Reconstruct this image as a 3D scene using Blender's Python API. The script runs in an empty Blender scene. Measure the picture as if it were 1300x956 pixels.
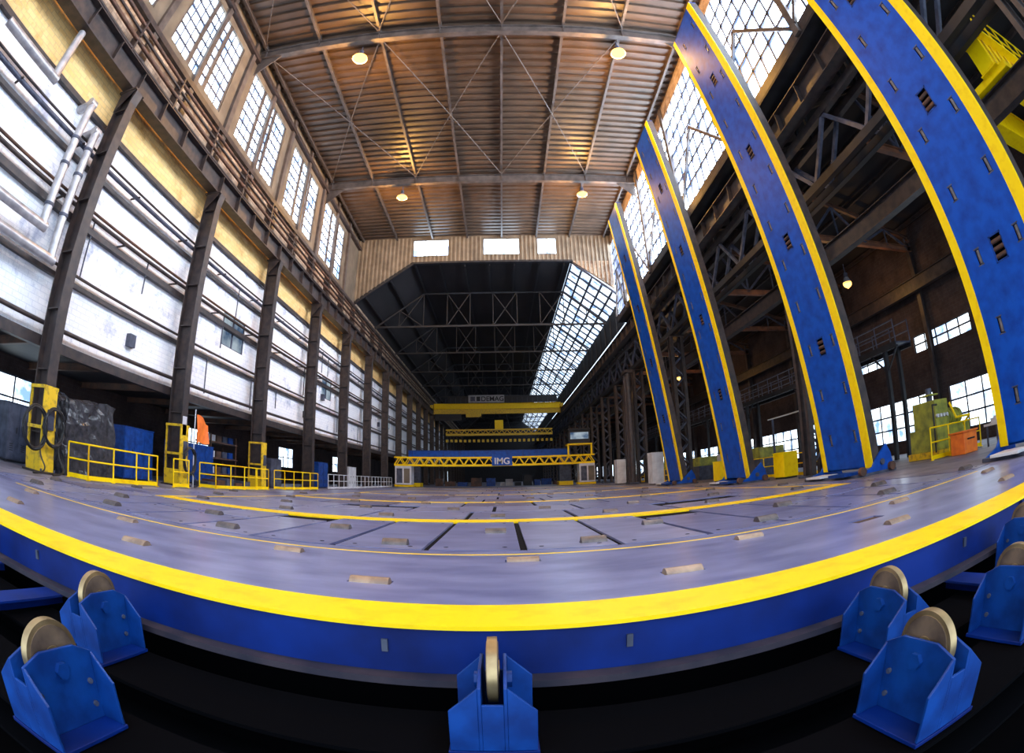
import bpy, math, random, bmesh
from mathutils import Vector, Matrix, noise
random.seed(7)
S=bpy.context.scene
try:
    S.view_settings.view_transform='Standard'; S.view_settings.look='None'
except Exception: pass

# ------------------------------------------------------------ materials
def mat(name,c1,c2=None,rough=.6,metal=0.0,scale=3.0,detail=6,bump=0.0,lo=.35,hi=.65,spec=.5,stretch=(1,1,1),c3=None):
    m=bpy.data.materials.new(name);m.use_nodes=True;nt=m.node_tree;N=nt.nodes;Lk=nt.links
    b=N['Principled BSDF'];b.inputs['Roughness'].default_value=rough;b.inputs['Metallic'].default_value=metal
    try:b.inputs['Specular IOR Level'].default_value=spec
    except Exception:pass
    c1=(*c1,1);b.inputs['Base Color'].default_value=c1
    if c2 is not None:
        tc=N.new('ShaderNodeTexCoord');mp=N.new('ShaderNodeMapping');mp.inputs['Scale'].default_value=stretch
        no=N.new('ShaderNodeTexNoise');no.inputs['Scale'].default_value=scale;no.inputs['Detail'].default_value=detail
        r=N.new('ShaderNodeValToRGB');r.color_ramp.elements[0].position=lo;r.color_ramp.elements[1].position=hi
        r.color_ramp.elements[0].color=(*c2,1);r.color_ramp.elements[1].color=c1
        if c3 is not None:
            e=r.color_ramp.elements.new((lo+hi)/2);e.color=(*c3,1)
        Lk.new(tc.outputs['Object'],mp.inputs[0]);Lk.new(mp.outputs[0],no.inputs['Vector'])
        Lk.new(no.outputs['Fac'],r.inputs[0]);Lk.new(r.outputs[0],b.inputs['Base Color'])
        if bump:
            bp=N.new('ShaderNodeBump');bp.inputs['Strength'].default_value=bump;bp.inputs['Distance'].default_value=.05
            Lk.new(no.outputs['Fac'],bp.inputs['Height']);Lk.new(bp.outputs[0],b.inputs['Normal'])
    return m
def emis(name,c,s):
    m=bpy.data.materials.new(name);m.use_nodes=True;nt=m.node_tree;nt.nodes.clear()
    e=nt.nodes.new('ShaderNodeEmission');o=nt.nodes.new('ShaderNodeOutputMaterial');e.inputs[0].default_value=(*c,1);e.inputs[1].default_value=s
    nt.links.new(e.outputs[0],o.inputs[0]);return m
def glass_mat(name,c,s):
    # weathered translucent glazing lit from outside: panes vary in brightness
    m=bpy.data.materials.new(name);m.use_nodes=True;nt=m.node_tree;nt.nodes.clear();N=nt.nodes
    e=N.new('ShaderNodeEmission');o=N.new('ShaderNodeOutputMaterial');tc=N.new('ShaderNodeTexCoord')
    no=N.new('ShaderNodeTexNoise');no.inputs['Scale'].default_value=.9;no.inputs['Detail'].default_value=5
    r=N.new('ShaderNodeValToRGB');r.color_ramp.elements[0].position=.35;r.color_ramp.elements[1].position=.6
    r.color_ramp.elements[0].color=(c[0]*.12,c[1]*.19,c[2]*.32,1);r.color_ramp.elements[1].color=(*c,1)
    nt.links.new(tc.outputs['Object'],no.inputs['Vector']);nt.links.new(no.outputs['Fac'],r.inputs[0]);nt.links.new(r.outputs[0],e.inputs[0])
    e.inputs[1].default_value=s;nt.links.new(e.outputs[0],o.inputs[0]);return m
def brick_mat(name,c1,c2,mortar,stain,rough=.8,sc=1.0,p0=.38,p1=.56):
    m=bpy.data.materials.new(name);m.use_nodes=True;nt=m.node_tree;N=nt.nodes;Lk=nt.links;b=N['Principled BSDF'];b.inputs['Roughness'].default_value=rough
    tc=N.new('ShaderNodeTexCoord');sx=N.new('ShaderNodeSeparateXYZ');cb=N.new('ShaderNodeCombineXYZ')
    ad=N.new('ShaderNodeMath');ad.operation='ADD'
    Lk.new(tc.outputs['Object'],sx.inputs[0]);Lk.new(sx.outputs[0],ad.inputs[0]);Lk.new(sx.outputs[1],ad.inputs[1])
    Lk.new(ad.outputs[0],cb.inputs[0]);Lk.new(sx.outputs[2],cb.inputs[1])
    br=N.new('ShaderNodeTexBrick');br.inputs['Scale'].default_value=sc;br.inputs['Brick Width'].default_value=.5;br.inputs['Row Height'].default_value=.2;br.inputs['Mortar Size'].default_value=.012
    br.inputs['Color1'].default_value=(*c1,1);br.inputs['Color2'].default_value=(*c2,1);br.inputs['Mortar'].default_value=(*mortar,1)
    Lk.new(cb.outputs[0],br.inputs['Vector'])
    no=N.new('ShaderNodeTexNoise');no.inputs['Scale'].default_value=.7;no.inputs['Detail'].default_value=10;no.inputs['Roughness'].default_value=.72
    Lk.new(tc.outputs['Object'],no.inputs['Vector'])
    r=N.new('ShaderNodeValToRGB');r.color_ramp.elements[0].position=p0;r.color_ramp.elements[1].position=p1
    r.color_ramp.elements[0].color=(*stain,1);r.color_ramp.elements[1].color=(1,1,1,1);Lk.new(no.outputs['Fac'],r.inputs[0])
    mx=N.new('ShaderNodeMix');mx.data_type='RGBA';mx.blend_type='MULTIPLY';mx.inputs[0].default_value=1
    Lk.new(br.outputs['Color'],mx.inputs[6]);Lk.new(r.outputs[0],mx.inputs[7]);Lk.new(mx.outputs[2],b.inputs['Base Color'])
    bp=N.new('ShaderNodeBump');bp.inputs['Strength'].default_value=.7;bp.inputs['Distance'].default_value=.14
    Lk.new(no.outputs['Fac'],bp.inputs['Height']);Lk.new(bp.outputs[0],b.inputs['Normal']);return m

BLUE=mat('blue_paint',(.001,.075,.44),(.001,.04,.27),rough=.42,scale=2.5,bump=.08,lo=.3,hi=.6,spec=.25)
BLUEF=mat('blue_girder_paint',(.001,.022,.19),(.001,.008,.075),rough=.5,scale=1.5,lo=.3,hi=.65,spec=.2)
BLUE2=mat('blue_bracket_paint',(.003,.052,.27),(.002,.025,.15),rough=.45,scale=5,spec=.3)
YEL=mat('yellow_paint',(1.0,.68,.0),(.88,.54,.0),rough=.45,scale=4,lo=.25,hi=.5,spec=.25)
YELD=mat('yellow_paint_worn',(.75,.48,.01),(.33,.2,.03),rough=.5,scale=6,lo=.3,hi=.5)
STEEL=[mat('table_plate_%d'%i,a,b,rough=r,metal=.0,scale=1.3,detail=11,bump=.05,lo=.3,hi=.68,stretch=(1,2.2,1)) for i,(a,b,r) in enumerate([
   ((.235,.25,.44),(.12,.13,.27),.28),((.185,.20,.38),(.095,.105,.23),.34),((.29,.30,.48),(.16,.17,.31),.28),((.18,.165,.27),(.09,.085,.17),.36)])]
DARK=mat('dark_gap',(.004,.004,.006),rough=.9,spec=.1)
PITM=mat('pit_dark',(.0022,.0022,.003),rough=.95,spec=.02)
BROWN=mat('brown_steel',(.052,.035,.031),(.019,.015,.018),rough=.5,scale=3)
BROWN2=mat('rusty_steel',(.13,.055,.03),(.045,.025,.02),rough=.6,scale=2)
RUST=mat('rust_primer',(.26,.10,.045),(.10,.045,.03),rough=.6,scale=1.5)
FLNG=mat('girder_flange',(.04,.028,.04),(.01,.01,.025),rough=.7,scale=3)
GREYST=mat('grey_steel',(.075,.085,.13),(.03,.035,.06),rough=.5,scale=3)
BLK=mat('black_steel',(.013,.014,.02),(.006,.006,.009),rough=.6,scale=2)
CONC=mat('concrete',(.22,.22,.30),(.12,.12,.17),rough=.55,scale=1.2,detail=10)
WHITEW=brick_mat('white_painted_brick',(.95,.95,.98),(.90,.91,.96),(.76,.78,.85),(.50,.54,.66),p0=.33,p1=.46)
SODLIT=brick_mat('sodium_lit_brick',(1.0,.66,.27),(.96,.58,.20),(.75,.47,.22),(.75,.65,.55),p0=.33,p1=.46)  # white brick with the orange sodium light painted into its colour
BRBR=brick_mat('brown_brick',(.50,.37,.26),(.38,.27,.18),(.25,.18,.13),(.35,.3,.28))
BRRED=brick_mat('red_brick',(.058,.034,.031),(.045,.027,.026),(.06,.05,.05),(.4,.35,.35))
DECK=mat('roof_deck',(.095,.058,.037),(.043,.027,.018),rough=.45,scale=.6,detail=8,lo=.3,hi=.7)
RIB=mat('roof_steel',(.105,.085,.078),(.055,.045,.042),rough=.5,scale=2)
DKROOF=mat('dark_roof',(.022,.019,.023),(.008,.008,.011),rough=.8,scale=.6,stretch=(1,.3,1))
CREAM=mat('cream_cladding',(.18,.145,.105),(.11,.088,.065),rough=.6,scale=1)
CREAM2=mat('cladding_rib',(.28,.23,.17),(.19,.155,.11),rough=.6,scale=1)
SILV=mat('silver_pipe',(.50,.48,.49),(.32,.31,.33),rough=.35,metal=.4,scale=3)
BRASS=mat('brass_roller',(.55,.40,.20),(.30,.20,.10),rough=.35,metal=.7,scale=6)
WFACE=mat('wheel_face',(.26,.18,.12),(.10,.07,.055),rough=.5,metal=.4,scale=6)
ROLL=mat('tan_roller',(.40,.28,.19),(.24,.17,.13),rough=.45,metal=.2,scale=8)
ROLLD=mat('worn_roller',(.17,.14,.13),(.09,.08,.085),rough=.45,metal=.3,scale=8)
WHT=mat('white_paint',(.68,.69,.72),(.52,.52,.56),rough=.5,scale=2)
WHTD=mat('dull_white_sign',(.38,.38,.4),(.28,.28,.3),rough=.6,scale=2)
GRN=mat('green_yellow_paint',(.40,.40,.05),(.18,.2,.04),rough=.5,scale=3)
ORG=mat('orange_cloth',(.95,.22,.02),(.8,.15,.02),rough=.6,scale=4)
FOIL=mat('black_foil',(.02,.02,.025),(.05,.05,.06),rough=.2,scale=5,bump=.6)
RUB=mat('rubber_hose',(.01,.01,.012),rough=.45)
CANV=mat('canopy',(.55,.62,.68),(.4,.46,.52),rough=.6,scale=2)
GLZ=glass_mat('daylight_glazing',(.76,.88,1.0),10)
GLZR=glass_mat('daylight_glazing_east',(.76,.88,1.0),34)
GLZF=glass_mat('daylight_glazing_far',(.76,.88,1.0),3.2)
GLZ2=glass_mat('daylight_glazing_side',(.84,.95,1.0),4)
GLZ3=glass_mat('dusty_window',(.5,.6,.68),.8)
LAMP=emis('sodium_lamp',(1,.50,.11),5.0)

# ------------------------------------------------------------ mesh builder
class MB:
    def __init__(s): s.v=[];s.f=[];s.m=[];s.mats=[];s.sm=[]
    def mi(s,m):
        if m not in s.mats: s.mats.append(m)
        return s.mats.index(m)
    def add(s,vs,fs,m,smooth=False):
        o=len(s.v);s.v+=[tuple(v) for v in vs];k=s.mi(m)
        for f in fs: s.f.append([o+i for i in f]);s.m.append(k);s.sm.append(smooth)
    def box(s,x0,x1,y0,y1,z0,z1,m):
        s.add([(x0,y0,z0),(x1,y0,z0),(x1,y1,z0),(x0,y1,z0),(x0,y0,z1),(x1,y0,z1),(x1,y1,z1),(x0,y1,z1)],
          [(0,3,2,1),(4,5,6,7),(0,1,5,4),(1,2,6,5),(2,3,7,6),(3,0,4,7)],m)
    def beam(s,p,q,w,h,m,up=(0,0,1)):
        p=Vector(p);q=Vector(q);d=(q-p).normalized();up=Vector(up)
        if abs(d.dot(up))>.98: up=Vector((1,0,0)) if abs(d.x)<.9 else Vector((0,1,0))
        a=d.cross(up).normalized();b=a.cross(d).normalized();a*=w/2;b*=h/2
        vs=[p-a-b,p+a-b,p+a+b,p-a+b,q-a-b,q+a-b,q+a+b,q-a+b]
        s.add(vs,[(0,3,2,1),(4,5,6,7),(0,1,5,4),(1,2,6,5),(2,3,7,6),(3,0,4,7)],m)
    def ibeam(s,p,q,w,h,m,t=.03,up=(0,0,1)):
        p=Vector(p);q=Vector(q);d=(q-p).normalized();u=Vector(up)
        if abs(d.dot(u))>.98:u=Vector((1,0,0))
        a=d.cross(u).normalized();b=a.cross(d).normalized()
        s.beam(p,q,t,h-2*t,m,up);o=b*(h/2-t/2)
        s.beam(p+o,q+o,w,t,m,up);s.beam(p-o,q-o,w,t,m,up)
    def cyl(s,p,q,r,m,n=12,r2=None,cap=True):
        p=Vector(p);q=Vector(q);d=(q-p).normalized();r2=r if r2 is None else r2
        u=Vector((0,0,1)) if abs(d.z)<.9 else Vector((1,0,0));a=d.cross(u).normalized();b=a.cross(d).normalized()
        vs=[]
        for i in range(n):
            t=2*math.pi*i/n;e=a*math.cos(t)+b*math.sin(t);vs.append(p+e*r);vs.append(q+e*r2)
        s.add(vs,[(2*i,2*((i+1)%n),2*((i+1)%n)+1,2*i+1) for i in range(n)],m,True)
        if cap:
            s.add([vs[2*i] for i in range(n)],[tuple(range(n))],m);s.add([vs[2*i+1] for i in range(n)],[tuple(reversed(range(n)))],m)
    def tube(s,pts,r,m,n=8):
        for a,b in zip(pts[:-1],pts[1:]): s.cyl(a,b,r,m,n)
    def prism(s,poly,off,m):
        n=len(poly);o=Vector(off);vs=[Vector(p) for p in poly];vs+=[v+o for v in vs]
        s.add(vs,[tuple(range(n)),tuple(reversed(range(n,2*n)))]+[(i,n+i,n+(i+1)%n,(i+1)%n) for i in range(n)],m)
    def holed(s,ax,t0,t1,u,v,holes,m):
        us=sorted(set([u[0],u[1]]+[min(max(h[i],u[0]),u[1]) for h in holes for i in (0,1)]))
        for a,b in zip(us[:-1],us[1:]):
            if b-a<1e-5: continue
            c=(a+b)/2;hs=sorted([(h[2],h[3]) for h in holes if h[0]<c<h[1]]);z=v[0];segs=[]
            for h0,h1 in hs:
                if h0>z: segs.append((z,h0))
                z=max(z,h1)
            if z<v[1]: segs.append((z,v[1]))
            for s0,s1 in segs:
                if ax=='x': s.box(t0,t1,a,b,s0,s1,m)
                elif ax=='y': s.box(a,b,t0,t1,s0,s1,m)
                else: s.box(a,b,s0,s1,t0,t1,m)
    def obj(s,name,bevel=0,mw=None):
        me=bpy.data.meshes.new(name);me.from_pydata(s.v,[],s.f)
        for m in s.mats: me.materials.append(m)
        me.polygons.foreach_set('material_index',s.m);me.polygons.foreach_set('use_smooth',s.sm);me.update()
        o=bpy.data.objects.new(name,me);bpy.context.collection.objects.link(o)
        if mw is not None:o.matrix_world=mw
        if bevel:
            b=o.modifiers.new('bevel','BEVEL');b.width=bevel;b.segments=2;b.limit_method='ANGLE'
        return o
def inst(src,name,loc=(0,0,0),mw=None):
    o=bpy.data.objects.new(name,src.data);bpy.context.collection.objects.link(o)
    if mw is not None:o.matrix_world=mw
    else:o.location=loc
    return o
FZ=-.95     # shop floor / table-top level relative to the lens height
XL=-14.6; XR=11.4; YE=186
TX0,TX1=-11.9,10.1

# ------------------------------------------------------------ floor and pit
b=MB()
b.box(-22,TX0-.02,3.1,YE,FZ-.3,FZ-.01,CONC); b.box(TX1+.02,25,3.1,YE,FZ-.3,FZ-.01,CONC); b.box(TX0-.02,TX1+.02,60,YE,FZ-.3,FZ-.01,CONC)
b.obj('floor')
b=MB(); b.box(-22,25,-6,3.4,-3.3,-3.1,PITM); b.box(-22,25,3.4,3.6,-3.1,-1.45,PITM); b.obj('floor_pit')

# ------------------------------------------------------------ big roller table
b=MB()
b.box(TX0,TX1,3.25,60,FZ-.30,FZ-.035,DARK)
b.box(TX0,TX1,3.1,3.68,FZ-.03,FZ,YEL)
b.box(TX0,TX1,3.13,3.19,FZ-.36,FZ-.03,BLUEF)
b.box(TX0,TX1,3.00,3.3,FZ-.41,FZ-.36,FLNG)
x=TX0+.6
while x<TX1:
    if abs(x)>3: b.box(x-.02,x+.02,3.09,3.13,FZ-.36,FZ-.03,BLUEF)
    x+=2.8
for x in [-9,-6.6,-4.4,-.78,.78,4.2,6.6,9]: b.box(x-.02,x+.02,3.11,3.13,FZ-.21,FZ-.12,GREYST)
def slot(xc,yc): return (xc-.2,xc+.2,yc-.085,yc+.085)
rol=[(x,4.4) for x in (-9.6,-6.8,-4.0,-1.2,1.6,4.4,7.2)]+[(x,5.75) for x in (-11,-8.2,-5.4,-2.6,.2,3.0,5.8,8.6)]
b.holed('z',FZ-.035,FZ,(TX0,TX1),(3.68,6.22),[slot(*r) for r in rol]+[(4.25,4.75,5.0,5.25)],STEEL[0])
b.box(TX0+2.3,TX1-1.2,6.22,6.28,FZ-.035,FZ+.002,YEL)
b.box(TX0,TX0+2.3,6.22,6.28,FZ-.035,FZ,STEEL[1]);b.box(TX1-1.2,TX1,6.22,6.28,FZ-.035,FZ,STEEL[1])
b.box(TX0,TX1,6.28,6.6,FZ-.035,FZ,STEEL[1])
def tiles(y0,y1,x0,x1,w,g,holes=(),ph=0,seed=1,split=(),hf=.8):
    R=random.Random(seed);x=x0+ph
    edges=[x0]+([x0+ph] if ph else [])
    while x+w<x1: x+=w;edges.append(x)
    edges.append(x1)
    for i,(a,c) in enumerate(zip(edges[:-1],edges[1:])):
        if c-a<g*2: continue
        parts=[(y0,y1)]
        if i in split: ym=y0+(y1-y0)*.55;parts=[(y0,ym-.04),(ym+.04,y1)]
        if any(h[0]<(a+c)/2<h[1] and h[2]<(y0+y1)/2<h[3] for h in holes): parts=[(y0,y0+(y1-y0)*hf)]
        for (ya,yb) in parts:
            rr=[(r[0]-.2,r[0]+.2,r[1]-.085,r[1]+.085) for r in rol if a<r[0]<c and ya<r[1]<yb]
            b.holed('z',FZ-.035,FZ,(a+g/2,c-g/2),(ya+.02,yb-.02),rr,STEEL[R.choice([0,0,1,2,2,3])])
            for hx in (a+.25,c-.25):
                for hy in (ya+.3,yb-.3): b.cyl((hx,hy,FZ-.01),(hx,hy,FZ+.002),.035,DARK,8)
for k,(yy,ph) in enumerate([(7.15,1.4),(8.9,0),(12.6,0),(15.7,1.4),(19.2,0),(24,1.4),(29,0)]):
    rol+=[(-11+ph+2.8*i-.35,yy) for i in range(8)]
tiles(6.65,11.1,TX0,TX1,1.3,.10,seed=4,holes=[(-4.6,-3.3,6,11.2),(2.2,3.6,6,11.2)],ph=.45,split=(0,1,2,4,5,12,14,15))
def yline(y0,y1,x0=-9.3,x1=9.2,m=YEL):
    b.box(x0,x1,y0,y1,FZ-.035,FZ+.002,m);b.box(TX0,x0,y0,y1,FZ-.035,FZ,STEEL[1]);b.box(x1,TX1,y0,y1,FZ-.035,FZ,STEEL[1])
yline(11.15,11.85)
y=11.9;sd=10
for yt in (20.6,31,42,53):
    while y<yt-.3:
        y2=min(y+2.85,yt-.02)
        tiles(y,y2,TX0,TX1,2.6,.12,seed=sd,ph=(sd%3)*.6,holes=[(-6,-4,14,17.5),(4,6,12.5,15)],hf=.6);y=y2+.06;sd+=1
    yline(yt,yt+.7);y=yt+.75
tiles(y,59.8,TX0,TX1,2.8,.08,seed=99)
b.box(-9.3,-9.15,11.85,59,FZ,FZ+.004,YEL);b.box(9.05,9.2,11.85,59,FZ,FZ+.004,YEL)
for (rx,ry) in rol:
    b.cyl((rx-.18,ry,FZ-.035),(rx+.18,ry,FZ-.035),.085 if ry<6 else .12,ROLL if ry<6 else ROLLD,14)
b.box(4.3,4.7,5.03,5.2,FZ-.03,FZ-.01,BROWN2)
b.obj('roller_table')

# ------------------------------------------------------------ foreground wheel brackets
BB=-.60
def bracket():
    b=MB()
    R=.195;cz=-R
    b.cyl((-.026,0,cz),(.026,0,cz),R,BRASS,48)
    b.cyl((-.031,0,cz),(.031,0,cz),R*.86,WFACE,40)
    b.cyl((-.036,0,cz),(.036,0,cz),R*.3,BRASS,24)
    for sx in (-1,1):
        x=sx*.055
        b.prism([(x,-.27,BB),(x,.27,BB),(x,.27,-.20),(x,.13,-.14),(x,-.13,-.14),(x,-.27,-.20)],(sx*.018,0,0),BLUE2)
        b.cyl((sx*.073,0,cz-.06),(sx*.10,0,cz-.06),.05,BLUE2,6)
        for yy in (-.27,.27):
            b.prism([(sx*.073,yy,BB),(sx*.22,yy,BB),(sx*.22,yy,-.34),(sx*.073,yy,-.20)],(0,.018*(-1 if yy>0 else 1),0),BLUE2)
        for yy in (-.2,.2):
            for zz in (-.36,-.5): b.cyl((sx*.073,yy,zz),(sx*.088,yy,zz),.018,GREYST,6)
    b.box(-.055,.055,-.27,-.252,BB,-.3,BLUE2);b.box(-.055,.055,.252,.27,BB,-.3,BLUE2)
    b.box(-.23,.23,-.28,.28,BB-.025,BB,BLUEF)
    return b
src=None
for (x,y) in [(-2.87,2.62),(-2.17,1.52),(-.08,2.62),(2.55,2.62),(1.98,1.66),(4.75,2.62),(3.25,1.85),(-5.6,2.62)]:
    if src is None: src=bracket().obj('roller_bracket',bevel=.004);src.location=(x,y,-.87)
    else:
        o=inst(src,'roller_bracket',(x,y,-.87));m=o.modifiers.new('bevel','BEVEL');m.width=.004;m.segments=2
b=MB()
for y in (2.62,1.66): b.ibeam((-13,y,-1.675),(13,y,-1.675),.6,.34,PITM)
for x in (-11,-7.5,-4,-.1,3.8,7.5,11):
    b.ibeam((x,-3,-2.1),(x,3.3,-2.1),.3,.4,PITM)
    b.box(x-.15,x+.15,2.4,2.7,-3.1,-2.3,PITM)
b.obj('roller_bed_frame')
b=MB()
for x in (-6.8,-5.2,-4.0,3.9,5.6,6.8):
    b.box(x-.02,x+.02,1.9,3.1,-1.48,-1.38,BLUEF);b.box(x-.14,x+.14,1.9,3.1,-1.38,-1.36,BLUEF)
b.obj('cross_tie')

# ------------------------------------------------------------ left wall
cols_y=[10+8*i for i in range(22)]
b=MB()
win_low=[(22.3,24.9,6.4,8.2),(38.5,41,6.4,8.2),(62,64.5,6.4,8.2)]
def clere(y0,y1): return [(yb+1.0,yb+7.0,17.4,22.4) for yb in range(-6,186,8) if yb+1>y0 and yb+7<y1]
b.holed('x',XL-.3,XL,(-6,YE),(3.0,11.2),win_low,WHITEW)
b.box(XL-.3,XL,-6,YE,11.2,13.2,SODLIT)  # band under the rail: lamp glow carried by the brick colour
b.box(XL-.3,XL,-6,YE,13.2,16.6,BRBR)
cl=clere(-7,46)
b.holed('x',XL-.3,XL,(-6,46),(16.6,24.3),cl,CREAM)
b.box(XL-.3,XL,46,YE,16.6,18,BRBR)
b.obj('wall_left')
def window_x(name,x,y0,y1,z0,z1,m,ny,nz,fr=CREAM,t=.07):
    b=MB();b.box(x-.02,x+.0,y0,y1,z0,z1,m)
    for i in range(ny+1):
        y=y0+(y1-y0)*i/ny;b.box(x-.06,x+.05,y-t/2,y+t/2,z0,z1,fr)
    for i in range(nz+1):
        z=z0+(z1-z0)*i/nz;b.box(x-.06,x+.05,y0,y1,z-t/2,z+t/2,fr)
    return b.obj(name)
wn=1
for (y0,y1,z0,z1) in cl:
    b=MB();x=XL-.15
    w=(y1-y0)/3
    for k in range(3):
        b.box(x-.02,x,y0+k*w+.12,y0+(k+1)*w-.12,z0,z1,GLZ)
        b.box(x-.1,x+.1,y0+k*w-.16,y0+k*w+.16,z0,z1,RIB)
        for j in range(1,3): b.box(x-.05,x+.04,y0+k*w+(w*j/3)-.04,y0+k*w+(w*j/3)+.04,z0,z1,GREYST)
    b.box(x-.1,x+.1,y1-.12,y1+.0,z0,z1,RIB)
    for j in range(1,7): b.box(x-.05,x+.05,y0,y1,z0+(z1-z0)*j/7-.06,z0+(z1-z0)*j/7+.06,GREYST)
    b.obj('window_%d'%wn);wn+=1
for (y0,y1,z0,z1) in win_low: window_x('window_%d'%wn,XL-.1,y0,y1,z0,z1,GLZ3,2,2,GREYST,.12);wn+=1
b=MB()
for z,h,d in [(3.05,.35,.3),(5.3,.16,.18),(7.35,.24,.24),(9.3,.16,.18),(11.1,.2,.22),(16.6,.3,.25),(23.0,.3,.3)]:
    b.box(XL,XL+d,-6,YE,z-h/2,z+h/2,BROWN)
for y in range(-2,46,8):
    b.box(XL,XL+.2,y-.18,y+.18,13.2,24,RIB)
    if y<42: b.box(XL,XL+.2,y+3.8,y+4.2,13.2,24,RIB)
b.obj('trim_1')
b=MB()
for z,x,r,m in [(7.75,.35,.08,BROWN),(8.0,.3,.06,BROWN2),(9.7,.35,.09,GREYST),(10.0,.3,.05,BROWN),(5.6,.25,.06,BROWN),(3.6,.4,.08,BROWN),
      (14.0,.5,.12,BROWN2),(14.5,.4,.08,BROWN),(15.0,.45,.1,BROWN2),(15.5,.4,.07,BROWN),(15.9,.4,.09,BROWN2)]:
    b.cyl((XL+x,-5,z),(XL+x,YE-1,z),r,m,8)
for y in range(-3,180,4):
    for z in (7.9,10,14.5,15.5): b.box(XL,XL+.55,y-.04,y+.04,z-.32,z-.27,BROWN)
    if y<60: b.box(XL,XL+.5,y-.05,y+.05,13.6,16.2,BROWN)
R=random.Random(5)
for i in range(20):
    y=R.uniform(5,60);z=R.choice([5.3,7.8,9.8]);b.cyl((XL+.2,y,z),(XL+.2,y,z-R.uniform(1.2,2.3)),.035,GREYST,6)
for i in range(6):
    y=R.uniform(12,60);z=R.choice([4.2,6.1,8.4]);b.box(XL,XL+.25,y,y+.4,z,z+.5,GREYST)
b.obj('wall_pipe_run')
b=MB()
def bend(pts,r,m):
    b.tube(pts,r,m,14)
    for p in pts[1:-1]:
        b.cyl((p[0],p[1]-r,p[2]),(p[0],p[1]+r,p[2]),r*1.05,m,12)
x=XL+.8
bend([(XL+.02,8.35,10.9),(x,8.35,10.9),(x,8.35,6.2),(x,5.0,6.2)],.17,SILV)
bend([(XL+.02,9.15,10.2),(x,9.15,10.2),(x,9.15,5.4),(x,5.0,5.4)],.17,SILV)
for z in (9.4,8.4,6.9):
    for yy in (8.35,9.15): b.cyl((x,yy,z-.05),(x,yy,z+.05),.2,GREYST,14)
bend([(x,6.1,12.5),(x,6.1,10.4),(x,3,10.4)],.17,SILV)
b.obj('steam_pipe')

# ------------------------------------------------------------ columns
def column(z1,yel):
    b=MB()
    z0=FZ
    for sx in (-.36,.36): b.box(sx-.03,sx+.03,-.22,.22,z0,z1,BROWN)
    b.box(-.33,.33,-.02,.02,z0,z1,BROWN)
    z=z0+1.2
    while z<z1-.5:
        b.box(-.33,.33,-.2,.2,z-.02,z+.02,BROWN);z+=1.9
    b.box(-.6,.6,-.4,.4,z0-.005,z0+.06,BROWN)
    for (sx,sy) in ((-.5,-.3),(.5,-.3),(.5,.3),(-.5,.3)): b.cyl((sx,sy,z0),(sx,sy,z0+.14),.04,GREYST,6)
    b.box(-.45,.5,-.35,.35,z1-.08,z1,BROWN)
    b.prism([(-.33,-.3,z1-.08),(.45,-.3,z1-.08),(-.33,-.3,z1-1.0)],(0,.03,0),BROWN)
    b.prism([(-.33,.3,z1-.08),(.45,.3,z1-.08),(-.33,.3,z1-1.0)],(0,.03,0),BROWN)
    b.prism([(.33,-.22,z1-.08),(.5,-.22,z1-.08),(.33,-.22,z1-.9)],(0,.44,0),BROWN)
    if yel:
        for sx in (-.42,.42): b.box(sx-.03,sx+.03,-.3,.3,z0,z0+2.6,YELD)
        b.box(-.45,.45,-.33,-.29,z0,z0+.7,YELD)
        for sy in (-.3,.3):
            b.box(-.45,.45,sy-.03,sy+.03,z0+2.5,z0+2.6,YELD);b.box(-.45,.45,sy-.03,sy+.03,z0+1.3,z0+1.4,YELD)
        b.box(.45,.5,-.1,.2,z0+1.3,z0+1.9,GREYST)
    return b
ZR=12.6
cy=column(ZR,True).obj('steel_column');cy.location=(-13.75,10,0)
for y in (18,26): inst(cy,'steel_column',(-13.75,y,0))
cn=column(ZR,False).obj('steel_column');cn.location=(-13.75,34,0)
for y in cols_y[4:]: inst(cn,'steel_column',(-13.75,y,0))
inst(cn,'steel_column',(-13.75,2,0))
for x in (-13.75,11.85):
    b=MB();b.ibeam((x,-6,ZR+.55),(x,YE-1,ZR+.55),.6,1.1,BROWN,.05)
    b.box(x-.04,x+.04,-6,YE-1,ZR+1.1,ZR+1.22,GREYST)
    for y in range(-6,184,2): b.box(x-.28,x+.28,y-.02,y+.02,ZR+.05,ZR+1.05,BROWN)
    b.obj('crane_rail_girder')

# ------------------------------------------------------------ high-bay roof
ZC=24.1
b=MB()
y=-6;xs0,xs1=-14.9,11.6;pts=[]
while y<46:
    pts+=[(y,ZC),(y+.3,ZC),(y+.35,ZC+.15),(y+.6,ZC+.15),(y+.65,ZC)];y+=.65
vs=[];fs=[]
for (yy,z) in pts: vs+=[(xs0,yy,z),(xs1,yy,z)]
for i in range(len(pts)-1): fs.append((2*i,2*i+1,2*i+3,2*i+2))
b.add(vs,fs,DECK);b.box(xs0,xs1,-6,46.2,ZC+.17,ZC+.24,DECK)
b.obj('ceiling')
PX=[-14.1,-10.5,-6.8,-3.25,.25,3.75,7.15,10.7]
b=MB()
for x in PX: b.ibeam((x,-6,ZC-.14),(x,46,ZC-.14),.16,.28,RIB,.025)
b.obj('roof_purlin')
TY=[2.8,18.7,34.6]
b=MB()
for y in TY:
    b.ibeam((-14.5,y,ZC-.62),(11.3,y,ZC-.62),.34,.66,RIB,.05)
    for x in PX: b.box(x-.02,x+.02,y-.16,y+.16,ZC-.93,ZC-.3,RIB)
    b.prism([(-14.5,y,ZC-.93),(-12.9,y,ZC-.93),(-14.5,y,ZC-2.3)],(0,.06,0),RIB)
    b.prism([(11.3,y,ZC-.93),(9.7,y,ZC-.93),(11.3,y,ZC-2.3)],(0,.06,0),RIB)
b.obj('roof_beam')
b=MB()
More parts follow.
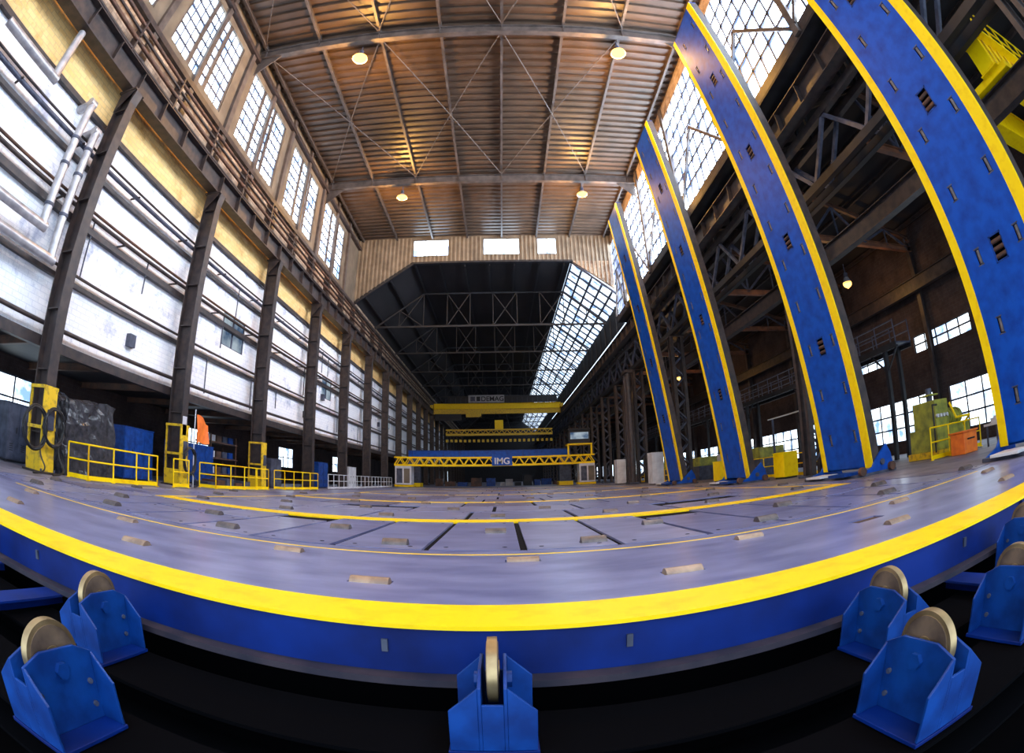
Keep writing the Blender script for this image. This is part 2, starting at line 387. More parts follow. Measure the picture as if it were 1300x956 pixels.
for y0,y1 in ((2.8,18.7),(18.7,34.6)):
    for (xa,xb) in ((-14.1,-6.8),(-6.8,.25),(.25,7.15)):
        b.cyl((xa,y0+.3,ZC-.4),(xb,y1-.3,ZC-.4),.035,RIB,8);b.cyl((xb,y0+.3,ZC-.4),(xa,y1-.3,ZC-.4),.035,RIB,8)
b.obj('roof_bracing')
def lamp(loc,power,r=.44,col=(1,.50,.12),hang=.45):
    x,y,z=loc;b=MB()
    b.cyl((0,0,.62),(0,0,.62+hang),.03,GREYST,8);b.cyl((0,0,.35),(0,0,.65),.14,GREYST,16)
    b.cyl((0,0,-.02),(0,0,.37),r,SILV,24,r2=.15,cap=False)
    b.cyl((0,0,.02),(0,0,.05),r*.95,LAMP,20)
    for k in range(5):   # rounded bulb
        z0=.05-.07*k;r0=[.2,.26,.27,.22,.12][k];r1=[.26,.27,.22,.12,.02][k]
        b.cyl((0,0,z0),(0,0,z0-.07),r0,LAMP,16,r2=r1,cap=False)
    o=b.obj('high_bay_lamp');o.location=loc
    l=bpy.data.lights.new('lamp_light','POINT');l.energy=power;l.color=col;l.shadow_soft_size=.3
    lo=bpy.data.objects.new('lamp_light',l);bpy.context.collection.objects.link(lo);lo.parent=o;lo.location=(0,0,-.7)
for (x,y) in ((-7.8,19.1),(6.8,19.1),(-7.9,34.9),(6.8,34.9),(-7.8,3.2),(6.8,3.2)): lamp((x,y,22.1),2600)
lamp((20,22,9.3),220,.3,hang=.6)
lamp((18,48,9.3),220,.3,hang=.6)

# ------------------------------------------------------------ fascia
b=MB()
fw=[(-8.75,-5.15,21.95,23.75),(-1.6,2.0,21.95,23.75),(3.85,5.75,21.95,23.75)]
b.holed('y',46,46.25,(-14.6,11.4),(21.2,24.1),fw,CREAM)
b.prism([(-14.6,46,17.2),(-14.6,46,21.2),(-8.7,46,21.2)],(0,.25,0),CREAM)
b.prism([(11.4,46,18.2),(7.2,46,21.2),(11.4,46,21.2)],(0,.25,0),BRBR)
x=-14.5
while x<11.4:
    zb=21.2 if -8.7<x<7.2 else (21.2-(-8.7-x)*.68 if x<-8.7 else 21.2-(x-7.2)*.68)
    inw=any(w[0]-.08<x<w[1]+.08 for w in fw)
    if inw: b.box(x-.08,x+.08,45.9,46.0,zb,21.9,CREAM2)
    else: b.box(x-.08,x+.08,45.9,46,zb,24.0,CREAM2)
    x+=.42
b.box(-8.8,7.3,45.85,46.3,21.05,21.25,BLK)
b.beam((-8.7,46,21.15),(-14.6,46,17.1),.3,.2,BLK,up=(0,1,0))
b.obj('wall_end_high')
for w in fw:
    b=MB();b.box(w[0],w[1],46.1,46.14,w[2],w[3],GLZ)
    n=max(2,round((w[1]-w[0])/1.2))
    for i in range(n+1): x=w[0]+(w[1]-w[0])*i/n;b.box(x-.03,x+.03,46.0,46.2,w[2],w[3],CREAM)
    b.box(w[0],w[1],46,46.2,w[2]-.04,w[2]+.04,CREAM);b.box(w[0],w[1],46,46.2,w[3]-.04,w[3]+.04,CREAM)
    b.obj('window_%d'%wn);wn+=1

# ------------------------------------------------------------ far lower roof
b=MB()
P=[(-14.6,17.3),(-8.7,21.3),(7.2,21.3)]
for (a,c) in zip(P[:-1],P[1:]):
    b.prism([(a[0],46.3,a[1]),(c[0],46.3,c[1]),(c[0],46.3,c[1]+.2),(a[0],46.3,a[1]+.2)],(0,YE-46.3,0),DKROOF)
for i in range(9):
    x=-13.5+i*2.5
    z=21.2 if x>-8.7 else 21.2-(-8.7-x)*.68
    if x<7: b.ibeam((x,46.4,z-.15),(x,YE,z-.15),.15,.26,BLK,.03)
b.obj('ceiling_far')
b=MB()
G0=(7.25,21.25);G1=(12.2,17.4)
b.prism([(G0[0],46.3,G0[1]),(G1[0],46.3,G1[1]),(G1[0],46.3,G1[1]+.05),(G0[0],46.3,G0[1]+.05)],(0,YE-46.4,0),GLZF)
for i in range(0,70):
    y=46.4+i*2;b.beam((G0[0],y,G0[1]-.08),(G1[0],y,G1[1]-.08),.2,.16,GREYST)
for t in (0,.2,.4,.6,.8,1):
    x=G0[0]+(G1[0]-G0[0])*t;z=G0[1]+(G1[1]-G0[1])*t;b.ibeam((x,46.4,z-.2),(x,YE-.2,z-.2),.14,.24,GREYST,.03)
b.box(12.1,12.2,46.3,YE-.1,14.6,17.4,BLK)
for i in range(0,47): b.box(12.0,12.15,46.4+i*3-.12,46.4+i*3+.12,14.6,17.4,BLK)
b.obj('skylight_right')
def truss():
    b=MB();m=BLK
    b.beam((-14.4,0,17.0),(12.0,0,17.0),.16,.2,m)
    b.beam((-14.4,0,16.9),(-8.7,0,20.9),.14,.18,m);b.beam((-8.7,0,20.9),(7.2,0,20.9),.14,.18,m);b.beam((7.2,0,20.9),(12.0,0,17.0),.14,.18,m)
    X=[-14.4,-11.5,-8.7,-6,-3.4,-.8,1.9,4.5,7.2,9.8,12.0]
    for i,x in enumerate(X[1:-1]):
        zt=20.9 if -8.7<=x<=7.2 else (20.9-(-8.7-x)*.69 if x<-8.7 else 20.9-(x-7.2)*.8)
        b.beam((x,0,17),(x,0,zt),.07,.09,m)
        xn=X[i] if i%2 else X[i+2]
        b.beam((x,0,zt),(xn,0,17),.07,.09,m)
    return b
ts=truss().obj('roof_truss');ts.location=(0,54,0)
for y in range(66,185,12): inst(ts,'roof_truss',(0,y,0))
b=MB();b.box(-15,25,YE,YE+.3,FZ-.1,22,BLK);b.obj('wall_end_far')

# ------------------------------------------------------------ right clerestory + bay structure
b=MB();b.box(XR,XR+.2,-6,46,23.0,24.1,BRBR);b.box(XR,XR+.2,-6,46,14.7,15.2,BROWN)
for y in range(-6,46,8): b.box(XR-.15,XR+.25,y-.2,y+.2,14.7,24,RIB)
b.box(XR+.0,13.7,-6,46,14.58,14.7,BLK)
b.obj('wall_right_upper')
for yb in range(-6,46,8):
    b=MB();y0,y1=yb+.2,min(yb+7.8,45.9)
    b.box(XR+.1,XR+.12,y0,y1,15.2,23,GLZR)
    for i in range(1,8): b.box(XR,XR+.1,y0+(y1-y0)*i/8-.06,y0+(y1-y0)*i/8+.06,15.2,23,GREYST)
    for i in range(1,7): b.box(XR,XR+.1,y0,y1,15.2+7.8*i/7-.08,15.2+7.8*i/7+.08,GREYST)
    b.beam((XR-.1,y0,15.2),(XR-.1,(y0+y1)/2,19.2),.16,.18,RIB);b.beam((XR-.1,y1,15.2),(XR-.1,(y0+y1)/2,19.2),.16,.18,RIB)
    b.obj('window_%d'%wn);wn+=1
b=MB()
for x in (12.5,13.3):
    for z in (10.0,12.4,14.3): b.beam((x,-6,z),(x,YE-.1,z),.26,.34,BLK if z!=12.4 else BROWN)
    y=-6
    while y<180:
        b.beam((x,y,10.1),(x,y+2,12.3),.14,.18,GREYST);b.beam((x,y+4,10.1),(x,y+2,12.3),.14,.18,GREYST)
        b.beam((x,y,12.3),(x,y,14.3),.14,.18,BLK);b.beam((x,y,12.4),(x,y+4,14.2),.1,.14,BLK);y+=4
b.box(12.3,13.5,-6,YE-.1,14.47,14.55,BLK)
b.obj('lattice_girder')
cr=MB()
for sx in (0,.8):
    for sy in (-.25,.25): cr.box(sx-.12,sx+.12,sy-.1,sy+.1,FZ,9.8,BROWN)
z=FZ+.5
while z<8:
    for sy in (-.25,.25):
        cr.beam((0,sy,z),(.8,sy,z+.8),.05,.1,GREYST);cr.beam((.8,sy,z+.8),(0,sy,z+1.6),.05,.1,GREYST)
    z+=1.6
cr.box(-.3,1.1,-.5,.5,FZ-.005,FZ+.08,GREYST);cr.box(-.2,1.0,-.4,.4,9.72,9.82,BROWN)
cro=cr.obj('lattice_column');cro.location=(12.5,18,0)
for y in (2,34.6,46,54,62,70,78,86,94,102,110,118,126,134,142,150,158): inst(cro,'lattice_column',(12.5,y,0))

XW=24
b=MB()
lw=[(y,y+6.6,-.2,2.3) for y in range(12,170,8)]
uw=[(y,y+5.0,4.7,5.7) for y in (16,24)]
b.holed('x',XW,XW+.3,(-6,YE),(FZ-.1,13),lw+uw,BRRED)
b.obj('wall_right')
for h in lw+uw:
    if h[0]>90: continue
    window_x('window_%d'%wn,XW+.15,h[0],h[1],h[2],h[3],GLZ2,5,3 if h[3]<3 else 2,GREYST,.1);wn+=1
b=MB();b.prism([(13.6,-6,14.3),(XW+.3,-6,11.9),(XW+.3,-6,12.1),(13.6,-6,14.5)],(0,YE+5.9,0),DKROOF)
for i in range(7):
    x=14.9+i*1.4;z=14.2-(x-13.6)*.231;b.ibeam((x,-6,z-.14),(x,YE-.1,z-.14),.14,.24,BROWN,.03)
b.obj('ceiling_side_bay')
def strs():
    b=MB()
    b.ibeam((13.7,0,10.6),(XW-.04,0,10.6),.26,.34,RUST,.03)
    b.ibeam((13.7,0,13.7),(XW-.04,0,11.3),.2,.24,BROWN2,.03)
    xx=[13.8,15.8,17.8,19.8,21.8,23.6]
    for i in range(5):
        x0,x1=xx[i],xx[i+1];z0=13.6-(x0-13.6)*.231;z1=13.6-(x1-13.6)*.231
        b.beam((x0,0,10.7) if i%2 else (x0,0,z0),(x1,0,z1) if i%2 else (x1,0,10.7),.1,.14,GREYST)
        b.beam((x1,0,10.7),(x1,0,z1),.08,.1,GREYST)
    b.ibeam((XW-.26,0,FZ),(XW-.26,0,11),.3,.4,BROWN,.03)
    return b
so=strs().obj('side_bay_truss');so.location=(0,11.3,0)
for y in [2]+[v+.3 for v in range(19,170,8)]: inst(so,'side_bay_truss',(0,y,0))
b=MB()
for x in (14.3,23.2): b.ibeam((x,-6,8.3),(x,YE-2,8.3),.4,.8,BROWN,.04)
b.obj('side_bay_crane_rail')
b=MB()
b.box(18.0,19.2,17,90,4.4,4.48,GREYST);b.box(17.96,18.04,17,90,4.2,4.5,BLK);b.box(19.16,19.24,17,90,4.2,4.5,BLK)
for x in (18.02,19.18):
    for i in range(50): b.box(x-.025,x+.025,17+i*1.48-.025,17+i*1.48+.025,4.48,5.55,GREYST)
    for z in (5.0,5.5): b.box(x-.025,x+.025,17,90,z-.025,z+.025,GREYST)
for y in range(18,90,8):
    for x in (18.1,19.1): b.box(x-.1,x+.1,y-.1,y+.1,FZ-.005,4.4,BLK)
    b.beam((18.1,y,3.2),(18.1,y+1.2,4.3),.08,.08,BLK);b.beam((18.1,y,3.2),(18.1,y-1.0,4.3),.08,.08,BLK)
b.obj('elevated_walkway')
def boxcrane(b,x0,x1,y,z,w,h,m):
    b.box(x0,x1,y-w/2,y+w/2,z,z+h,m);b.box(x0,x1,y-w/2-.08,y+w/2+.08,z+h,z+h+.05,m);b.box(x0,x1,y-w/2-.08,y+w/2+.08,z-.05,z,m)
b=MB();boxcrane(b,13.7,23.5,4.5,9.0,.7,1.1,YEL);boxcrane(b,13.7,23.5,6.6,9.0,.6,1.1,YEL)
for i in range(12): b.beam((13.8+i*.88,3.9,10.1),(13.8+i*.88,3.9,11.2),.06,.06,YEL)
for z in (10.6,11.2): b.beam((13.7,3.9,z),(23.5,3.9,z),.06,.06,YEL)
for i in range(19): b.box(13.9+i*.5,13.96+i*.5,4.08,4.14,9.05,10.05,YELD)
b.box(13.7,23.5,3.8,4.3,10.0,10.08,YEL);b.box(13.9,14.7,3.8,7.2,8.75,9.0,YEL);b.box(22.8,23.6,3.8,7.2,8.75,9.0,YEL)
b.obj('side_bay_crane',bevel=.02)

# ------------------------------------------------------------ blue tilting panels
def panel():
    b=MB();W=2.9;L=19.9
    holes=[];v=1.1
    while v<L-.5:
        for u in (.68,2.1): holes.append((u-.075,u+.075,v-.18,v+.18))
        v+=1.62
    big=[(1.22,1.58,a-.28,a+.28) for a in (4.3,8.2,12.1,16.0)]
    ww,wf=.40,.28
    b.holed('z',0,.03,(ww,W-wf),(0,L),holes+big,BLUE)
    b.box(0,ww,0,L,-.004,.03,YEL);b.box(W-wf,W,0,L,-.004,.03,YEL)
    b.box(ww,W-wf,0,L,.2,.22,DARK)
    for h in holes:
        b.cyl(((h[0]+h[1])/2,h[2]+.02,.05),((h[0]+h[1])/2,h[3]-.02,.05),.055,ROLLD,10)
        b.box(h[0]-.03,h[1]+.03,h[2]-.03,h[2],-.008,.0,GREYST);b.box(h[0]-.03,h[1]+.03,h[3],h[3]+.03,-.008,.0,GREYST)
    for h in big:
        for j in range(3): b.cyl((h[0],h[2]+.1+j*.17,.06),(h[1],h[2]+.1+j*.17,.06),.055,BROWN2,10)
        b.box(h[0]-.04,h[0],h[2]-.04,h[3]+.04,-.006,0,BLUE2);b.box(h[1],h[1]+.04,h[2]-.04,h[3]+.04,-.006,0,BLUE2)
        b.box(h[0]-.04,h[1]+.04,h[3],h[3]+.04,-.006,0,BLUE2);b.box(h[0]-.04,h[1]+.04,h[2]-.04,h[2],-.006,0,BLUE2)
    for u in (0.0,W-.06): b.box(u,u+.06,0,L,.03,.34,BROWN)
    for u in (0.0,W-.22): b.box(u,u+.22,0,L,.34,.38,BROWN)
    v=.4
    while v<L: b.box(.06,W-.06,v-.04,v+.04,.22,.34,BROWN);v+=1.62
    b.box(0,W,L-.05,L,.0,.36,BLUE);b.box(0,W,0,.05,0,.36,BLUE)
    return b
sh,ch=.147,.989
def pm(y): return Matrix(((0,-sh,ch,11.35),(1,0,0,y),(0,ch,sh,FZ+.22),(0,0,0,1)))
p0=None
for y in (4.2,12.5,21.5,30.9):
    mw=pm(y)
    if p0 is None: p0=panel().obj('tilting_panel',mw=mw)
    else: inst(p0,'tilting_panel',mw=mw)
def foot():
    b=MB()
    b.box(-.9,1.0,-.1,3.0,FZ-.005,FZ+.08,GREYST)
    for y0,zt in ((-.1,.9),(2.92,.9)):
        b.prism([(-.75,y0,FZ+.08),(.9,y0,FZ+.08),(.75,y0,FZ+.6),(.55,y0,FZ+zt),(.05,y0,FZ+.5),(-.15,y0,FZ+.25)],(0,.08,0),BLUE)
    b.cyl((.3,-.15,FZ+.35),(.3,3.05,FZ+.35),.1,GREYST,16)
    b.box(-1.2,-.25,.2,1.1,FZ+.08,FZ+.17,BLUE2);b.box(-1.1,-.3,1.7,2.6,FZ+.08,FZ+.15,WHT)
    b.cyl((-.7,-.25,FZ+.16),(-.7,-.1,FZ+.16),.14,BROWN2,16);b.cyl((.7,-.25,FZ+.16),(.7,-.1,FZ+.16),.14,BROWN2,16)
    return b
f0=None
for y in (4.2,12.5,21.5,30.9):
    if f0 is None: f0=foot().obj('panel_hinge_base',bevel=.01);f0.location=(11.4,y,0)
    else: inst(f0,'panel_hinge_base',(11.4,y,0))

# ------------------------------------------------------------ gantries at the end of the table
b=MB()
def ttruss(b,x0,x1,y,z0,z1,w,m,n):
    for yy in (y,y+w):
        for z in (z0,z1): b.beam((x0,yy,z),(x1,yy,z),.16,.16,m)
        for i in range(n):
            a=x0+(x1-x0)*i/n;c=x0+(x1-x0)*(i+1)/n;mid=(a+c)/2
            b.beam((a,yy,z0),(mid,yy,z1),.1,.1,m);b.beam((mid,yy,z1),(c,yy,z0),.1,.1,m)
    for i in range(n+1):
        a=x0+(x1-x0)*i/n
        for z in (z0,z1): b.beam((a,y,z),(a,y+w,z),.08,.08,m)
ttruss(b,-13.0,10.9,60,1.75,2.65,1.2,YEL,20)
b.box(-1.3,1.1,59.85,59.9,1.65,2.75,BLUE)
for (x0,x1) in ((-12.9,-10.9),(9.0,10.9)):
    b.box(x0,x1,59.9,61.7,FZ+.3,1.6,WHT);b.box(x0-.1,x1+.1,60.05,61.9,FZ+.05,FZ+.32,YEL)
    b.box(x0+.2,x0+.9,59.86,59.9,FZ+.5,1.3,GREYST);b.box(x0+1.1,x0+1.8,59.86,59.9,FZ+.5,1.3,CREAM)
    for i in (0,1): b.cyl((x0+.2+i*1.5,60.1,FZ+.19),(x0+.2+i*1.5,60.4,FZ+.19),.2,BLK,14)
b.box(-13.0,10.9,59.9,61.3,1.6,1.7,YEL)
b.obj('welding_gantry')
def text(body,loc,size,m,parent):
    c=bpy.data.curves.new('sign_letters','FONT');c.body=body;c.size=size;c.extrude=.02;c.align_x='CENTER';c.materials.append(m);c.offset=.02
    o=bpy.data.objects.new('sign_letters',c);bpy.context.collection.objects.link(o);o.location=loc;o.rotation_euler=(math.pi/2,0,0);o.parent=parent
text('IMG',(-.1,59.82,1.85),1.05,WHT,bpy.data.objects['welding_gantry'])
b=MB();b.box(-12,8.5,64,65,2.75,3.65,BLUE);b.box(-12,8.5,63.9,65.1,3.65,3.75,BLUE2);b.box(-12,8.5,63.9,65.1,2.65,2.75,BLUE2)
for i in range(10): b.box(-11.5+i*2,-11.44+i*2,63.93,64,2.75,3.65,BLUE2)
for x in (-12,7.1):
    b.box(x,x+1.4,63.8,65.2,FZ,2.65,GREYST);b.box(x-.2,x+1.6,63.4,65.6,FZ,FZ+.5,YEL)
b.obj('blue_gantry')
b=MB();b.box(7.7,10.7,60.0,62,3.9,4.05,YEL);b.box(7.9,10.5,60.2,61.9,4.05,5.7,BLK);b.box(8.1,10.3,60.15,60.2,4.6,5.4,GLZ3)
for x in (7.8,10.6):
    b.box(x-.1,x+.1,60.1,60.3,2.75,3.9,YEL)
b.box(7.8,10.6,60,62.1,5.7,5.85,BLK)
b.obj('operator_cabin')
b=MB()
R=random.Random(11)
x=-10
while x<8:
    w=R.uniform(.6,1.6);h=R.uniform(.5,1.6);b.box(x,x+w,72+R.uniform(0,3),76,FZ,FZ+h,R.choice([BLUE2,GREYST,BLK,BROWN2,WHTD]));x+=w+R.uniform(.1,.8)
b.obj('stacked_material')

# ------------------------------------------------------------ overhead travelling crane
b=MB()
boxcrane(b,-13.4,11.5,98.5,13.9,.9,1.0,YEL);boxcrane(b,-13.4,11.5,102.5,13.9,.9,1.0,YEL)
b.box(-13.4,11.5,98.2,98.8,12.9,13.85,YELD)
for x in (-13.8,11.4): b.box(x-.1,x+.5,96.5,104.5,13.84,14.5,YELD)
b.box(-10.5,10.8,97.7,98.0,15.0,16.4,BLK)
for i in range(26): b.beam((-13+i*1,97.6,14.9),(-13+i*1,97.6,16.0),.05,.05,GREYST)
b.box(-6.5,.5,97.4,97.7,15.0,16.5,WHTD);b.box(-6.1,-5.2,97.35,97.4,15.3,16.2,GREYST);b.box(-4.9,-4.2,97.35,97.4,15.3,16.2,BLK)
b.box(-2,3.5,98,103,15.0,16.5,GREYST);b.box(4,6,98.5,102.5,15.0,15.9,YELD)
b.box(-13.2,-8,98,98.6,11.6,12.9,BLK);b.box(-7,-4,97.5,98.2,12.2,13.7,YELD)
cr1=b.obj('overhead_crane')
text('DEMAG',(-1.8,97.35,15.3),1.3,BLK,cr1)
b=MB()
b.box(-10.6,9.4,94.5,95.4,8.3,8.7,YELD);b.box(-10.6,9.4,94.5,95.4,9.3,9.5,YELD)
for i in range(20): b.beam((-10.6+i,94.5,8.7),(-10.1+i,94.5,9.3),.12,.12,YELD);b.beam((-10.1+i,94.5,9.3),(-9.6+i,94.5,8.7),.12,.12,YELD)
for i in range(24):
    x=-10.4+i*.85;b.cyl((x,95,7.6),(x,95,8.3),.04,BLK,6);b.box(x-.22,x+.22,94.7,95.3,7.1,7.6,YELD)
for x in (-7,-2.5,1.5,6):
    b.cyl((x,95,9.5),(x*.5,98.0,12.9),.05,BLK,6)
b.box(-1.4,.2,94.5,95.5,9.5,11.2,YEL)
b.obj('magnet_spreader_beam')

# ------------------------------------------------------------ left railings and machines
def railing(pts,name='guard_railing',h=1.1,m=YEL):
    b=MB()
    for p,q in zip(pts[:-1],pts[1:]):
        p=Vector((*p,FZ));q=Vector((*q,FZ));L=(q-p).length;n=max(1,round(L/1.3))
        for i in range(n+1):
            a=p+(q-p)*i/n;b.cyl(a,a+Vector((0,0,h)),.03,m,8);b.cyl(a,a+Vector((0,0,.02)),.08,m,8)
        for z in (h,h*.55): b.cyl(p+Vector((0,0,z)),q+Vector((0,0,z)),.028,m,8)
        b.beam(p+Vector((0,0,.09)),q+Vector((0,0,.09)),.015,.14,m)
    return b.obj(name)
railing([(-13.3,11.0),(-12.4,11.2),(-12.4,15),(-13.2,15.4)])
railing([(-12.5,16.2),(-12.5,17.3)])
railing([(-13.3,19.3),(-12.5,19.5),(-12.5,25),(-13.3,25)])
railing([(-13.2,27.2),(-12.6,27.4),(-12.6,33),(-13.2,33)])
railing([(-12.9,36),(-12.9,58)],m=WHT)
railing([(14.2,19.5),(14.2,26.5)]);railing([(13.9,36),(13.9,58)]);railing([(14.0,12),(17.5,12)])
b=MB();b.box(-21.3,-21,-6,YE,FZ,13,BRRED)
b.obj('wall_aisle')
b=MB();b.box(-21.3,XL-.3,-6,YE,3.3,3.5,BLK)
for y in range(2,180,4): b.ibeam((-21,y,3.15),(XL-.3,y,3.15),.2,.3,BROWN2,.03)
b.obj('ceiling_aisle')
for y in (4,12,28,44,60):
    window_x('window_%d'%wn,-20.97,y,y+3.5,.6,2.5,GLZ2,3,2,GREYST,.08);wn+=1
def cabinet(m,w,d,h,name,loc,doors=2):
    b=MB();b.box(0,d,0,w,FZ+.08,FZ+h,m);b.box(.05,d-.05,.05,w-.05,FZ,FZ+.08,BLK)
    for i in range(doors):
        y0=w*i/doors+.03;y1=w*(i+1)/doors-.03;b.box(d,d+.025,y0,y1,FZ+.14,FZ+h-.06,m);b.box(d+.025,d+.05,y1-.12,y1-.07,FZ+h*.5,FZ+h*.6,BLK)
        for k in range(4): b.box(d+.025,d+.032,y0+.1,y1-.25,FZ+h*.2+k*.07,FZ+h*.2+k*.07+.03,BLK)
    b.box(-.02,d+.04,-.02,w+.02,FZ+h,FZ+h+.04,m)
    o=b.obj(name,bevel=.008);o.location=loc;return o
cabinet(BLUE2,2.0,.9,2.1,'electrical_cabinet',(-15.6,15.4,0),3)
cabinet(BLUE2,3.5,.9,2.0,'electrical_cabinet',(-16.5,20.5,0),4)
cabinet(GREYST,1.6,.8,1.8,'electrical_cabinet',(-14.9,28.5,0),2)
cabinet(BLUE2,2.2,.8,2.0,'electrical_cabinet',(-14.9,37,0),2)
cabinet(WHT,2.4,.8,1.9,'electrical_cabinet',(-14.9,45,0),3)
cabinet(GREYST,1.2,1.0,2.0,'electrical_cabinet',(-17.5,10.2,0),2)
b=MB()
for (x,y) in ((-16.2,12.6),(-17.3,13.8),(-16.4,18.6)):
    b.cyl((x,y,FZ),(x,y,FZ+.9),.3,BLUE2,18)
    for z in (.3,.6): b.cyl((x,y,FZ+z),(x,y,FZ+z+.02),.31,BLUE2,18)
b.obj('oil_drum')
b=MB()
for y in (24.6,27.6):
    for x in (-17.2,-16.2): b.box(x-.04,x+.04,y-.04,y+.04,FZ,1.9,BROWN2)
for z in (-.4,.5,1.4):
    b.box(-17.3,-16.1,24.5,27.7,z,z+.08,BROWN2)
    for k in range(4): b.box(-17.1,-16.3,24.7+k*.72,25.25+k*.72,z+.08,z+.45,[WHT,BROWN2,GREYST,BLUE2][k])
b.obj('storage_rack')
def tarp(loc,sx,sy,sz,seed):
    bm=bmesh.new();bmesh.ops.create_cube(bm,size=1);bmesh.ops.subdivide_edges(bm,edges=bm.edges[:],cuts=11,use_grid_fill=True)
    for v in bm.verts:
        c=v.co.copy();n=noise.noise(c*7+Vector((seed,0,0)));n2=noise.noise(c*3+Vector((0,seed,0)))
        k=1-.12*max(0,c.z)
        v.co=Vector((c.x*sx*(k+.14*n),c.y*sy*(k+.12*n),(c.z+.5)*sz*(1+.12*n2-.15*abs(c.y))))
    me=bpy.data.meshes.new('wrapped_machine');bm.to_mesh(me);me.materials.append(FOIL)
    o=bpy.data.objects.new('wrapped_machine',me);bpy.context.collection.objects.link(o);o.location=loc
tarp((-14.35,12.5,FZ),1.2,2.6,2.6,3)
b=MB()
for i in range(5):
    b.box(-14.4,-13.4,20.2+i*.9,20.9+i*.9,FZ,FZ+.25+.1*(i%3),BROWN2 if i%2 else GREYST)
b.obj('steel_stack')
def hose(name,pts,r=.03):
    c=bpy.data.curves.new(name,'CURVE');c.dimensions='3D';c.bevel_depth=r;c.bevel_resolution=3;s=c.splines.new('NURBS');s.points.add(len(pts)-1)
    for i,p in enumerate(pts): s.points[i].co=(*p,1)
    s.use_endpoint_u=True;s.order_u=3;c.materials.append(RUB);o=bpy.data.objects.new(name,c);bpy.context.collection.objects.link(o)
for (x,y,z,R0) in ((-13.15,10.1,.6,.45),(-13.15,18.2,.3,.45),(-13.2,9.3,.5,.5)):
    pts=[]
    for i in range(80):
        t=i/79*2*math.pi*5;rr=R0*(1+.06*math.sin(3*t/5));pts.append((x+.02*(i%7),y+rr*math.cos(t),z+rr*1.25*math.sin(t)-.15))
    pts+=[(x,y+.2,-.3),(x+.3,y+.5,FZ+.04),(x+.6,y-.4,FZ+.04)]
    hose('coiled_hose',pts,.028)
b=MB();n=8
vs=[];fs=[]
for i in range(n+1):
    for j in range(n+1):
        u=i/n;v=j/n;vs.append((-13.1+.08*math.sin(5*u+2*v),18.6+1.1*u,2.2-.35*u-1.25*v*(1-.35*u)+.05*math.sin(6*u)))
for i in range(n):
    for j in range(n): a=i*(n+1)+j;fs.append((a,a+1,a+n+2,a+n+1))
b.add(vs,fs,ORG,True);b.cyl((-13.15,18.55,FZ),(-13.15,18.55,2.4),.025,WHT,8);b.obj('signal_flag')
b=MB();b.box(-13.33,-13.3,17.8,18.1,1.2,2.0,WHT);b.obj('info_sign')

# ------------------------------------------------------------ right-hand machines
b=MB()
X,Y=15.2,12.6
b.box(X,X+2.6,Y,Y+1.8,FZ,FZ+.25,YELD);b.box(X+.1,X+2.5,Y+.1,Y+1.7,FZ+.25,FZ+1.1,GRN)
b.box(X+.2,X+1.1,Y+.2,Y+1.5,FZ+1.1,FZ+2.1,GRN);b.cyl((X+1.3,Y+.8,FZ+1.4),(X+2.5,Y+.8,FZ+1.4),.32,GRN,20)
for i in range(6): b.cyl((X+1.35+i*.18,Y+.8,FZ+1.4),(X+1.41+i*.18,Y+.8,FZ+1.4),.36,GRN,20)
b.cyl((X+.6,Y+.8,FZ+2.1),(X+.6,Y+.8,FZ+2.6),.14,GREYST,12);b.box(X+.3,X+.9,Y+.5,Y+1.1,FZ+2.3,FZ+2.36,GRN)
for i in range(4): b.cyl((X+.25+i*.22,Y+.1,FZ+1.5),(X+.25+i*.22,Y+.2,FZ+1.5),.07,WHT,12)
b.tube([(X+.2,Y+.1,FZ+1.9),(X-.2,Y,FZ+1.9),(X-.2,Y,FZ+.2)],.04,RUB);b.tube([(X+2,Y+.1,FZ+1),(X+2,Y-.3,FZ+1.3),(X+1.1,Y-.2,FZ+1.3),(X+1.1,Y+.1,FZ+1.9)],.05,YEL)
b.obj('hydraulic_power_unit',bevel=.015)
b=MB();b.box(14.6,15.5,10.8,11.5,FZ,FZ+.7,ORG);b.box(14.55,15.55,10.75,11.55,FZ+.7,FZ+.76,ORG);b.box(14.8,15.3,10.76,10.8,FZ+.45,FZ+.5,BLK)
b.obj('orange_tool_chest',bevel=.02)
b=MB();b.box(16.2,17.4,10.2,10.9,FZ+.7,FZ+.78,WHT)
for x in (16.3,17.3):
    for y in (10.3,10.8): b.box(x-.03,x+.03,y-.03,y+.03,FZ,FZ+.7,GREYST)
for i in range(4): b.box(16.3+i*.27,16.5+i*.27,10.3,10.6,FZ+.78,FZ+.95+.06*i,WHT)
b.obj('work_bench')
b=MB()
b.prism([(14.6,20,2.2),(17.7,20,2.7),(17.7,20,2.76),(14.6,20,2.26)],(0,5,0),CANV)
for y in (20.2,24.8):
    for x in (14.8,17.5): b.box(x-.05,x+.05,y-.05,y+.05,FZ,2.2+(x-14.6)*.155,GREYST)
b.obj('work_shelter')
b=MB()
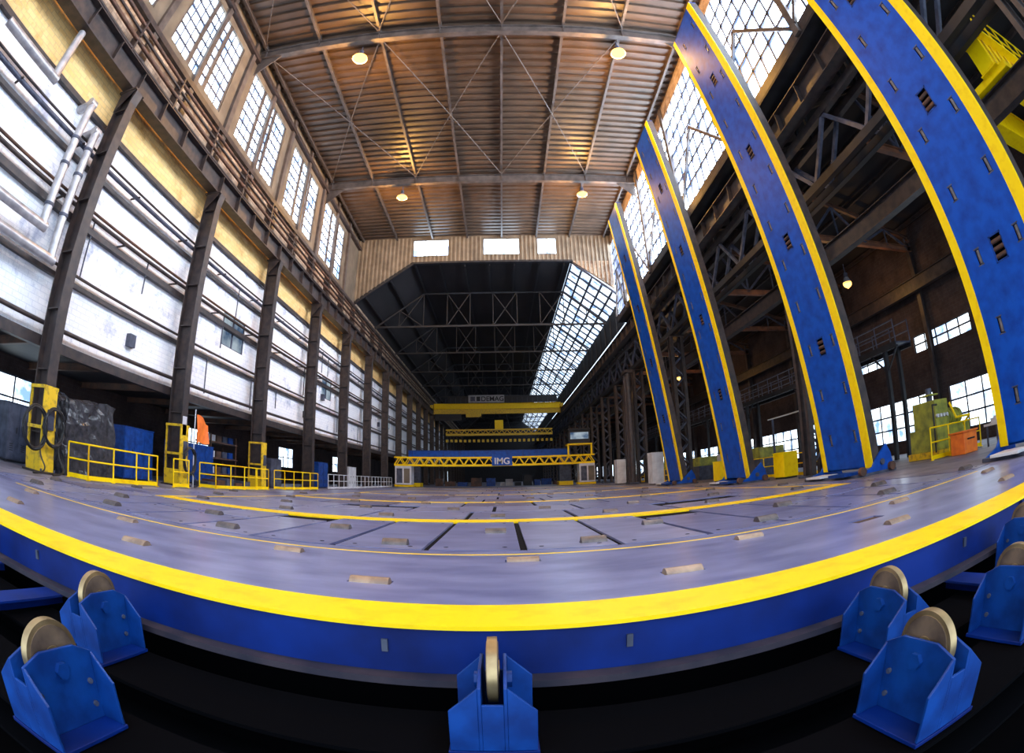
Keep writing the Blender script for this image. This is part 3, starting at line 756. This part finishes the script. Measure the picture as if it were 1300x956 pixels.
for i in range(5):
    y=27+i*5;b.box(15,17.2,y,y+2.2,FZ,FZ+1.1+.2*(i%2),BLUE if i%2 else GREYST);b.box(15.2,17.0,y+.3,y+1.9,FZ+1.1,FZ+1.8,WHT if i%2 else GRN)
b.obj('welding_machine_row',bevel=.02)
cabinet(WHT,1.2,.9,2.4,'switch_cabinet',(11.0,36.5,0),1)
cabinet(WHT,1.2,.9,2.4,'switch_cabinet',(11.0,48.5,0),1)
cabinet(YEL,1.0,.8,1.2,'tool_box',(12.6,20.3,0),1)
cabinet(YEL,1.0,.8,1.2,'tool_box',(12.4,27.3,0),1)
b=MB()
for y in (43.4,44.3): b.cyl((11.3,y,FZ),(11.3,y,9.0),.28,BROWN,16)
b.box(10.95,11.65,43.0,44.7,9.0,9.25,BROWN);b.box(10.9,11.7,43.0,44.7,FZ,FZ+.2,GREYST);b.obj('exhaust_duct')

# ------------------------------------------------------------ world, daylight
w=bpy.data.worlds.new('world');S.world=w;w.use_nodes=True;bg=w.node_tree.nodes['Background'];bg.inputs[0].default_value=(.66,.82,1,1);bg.inputs[1].default_value=2.8

# ------------------------------------------------------------ camera (full-frame fisheye)
cd=bpy.data.cameras.new('camera');co=bpy.data.objects.new('camera',cd);bpy.context.collection.objects.link(co)
p,wv,ro=.2726,.0231,-.0226
def tr(v):
    x,y,z=v;c,s=math.cos(ro),math.sin(ro);x,z=c*x-s*z,s*x+c*z
    c,s=math.cos(p),math.sin(p);y,z=c*y-s*z,s*y+c*z
    c,s=math.cos(wv),math.sin(wv);x,y=c*x+s*y,-s*x+c*y
    return Vector((x,y,z))
r,f,u=tr((1,0,0)),tr((0,1,0)),tr((0,0,1))
co.matrix_world=Matrix(((r.x,u.x,-f.x,0),(r.y,u.y,-f.y,0),(r.z,u.z,-f.z,0),(0,0,0,1)))
cd.type='PANO'
try: cd.panorama_type='FISHEYE_EQUISOLID';cc=cd
except Exception: cc=cd.cycles;cc.panorama_type='FISHEYE_EQUISOLID'
cc.fisheye_lens=17.82;cc.fisheye_fov=math.radians(240)
cd.sensor_width=36;cd.sensor_fit='HORIZONTAL';cd.shift_y=-.04655;cd.clip_end=1000;cd.clip_start=.05
S.camera=co
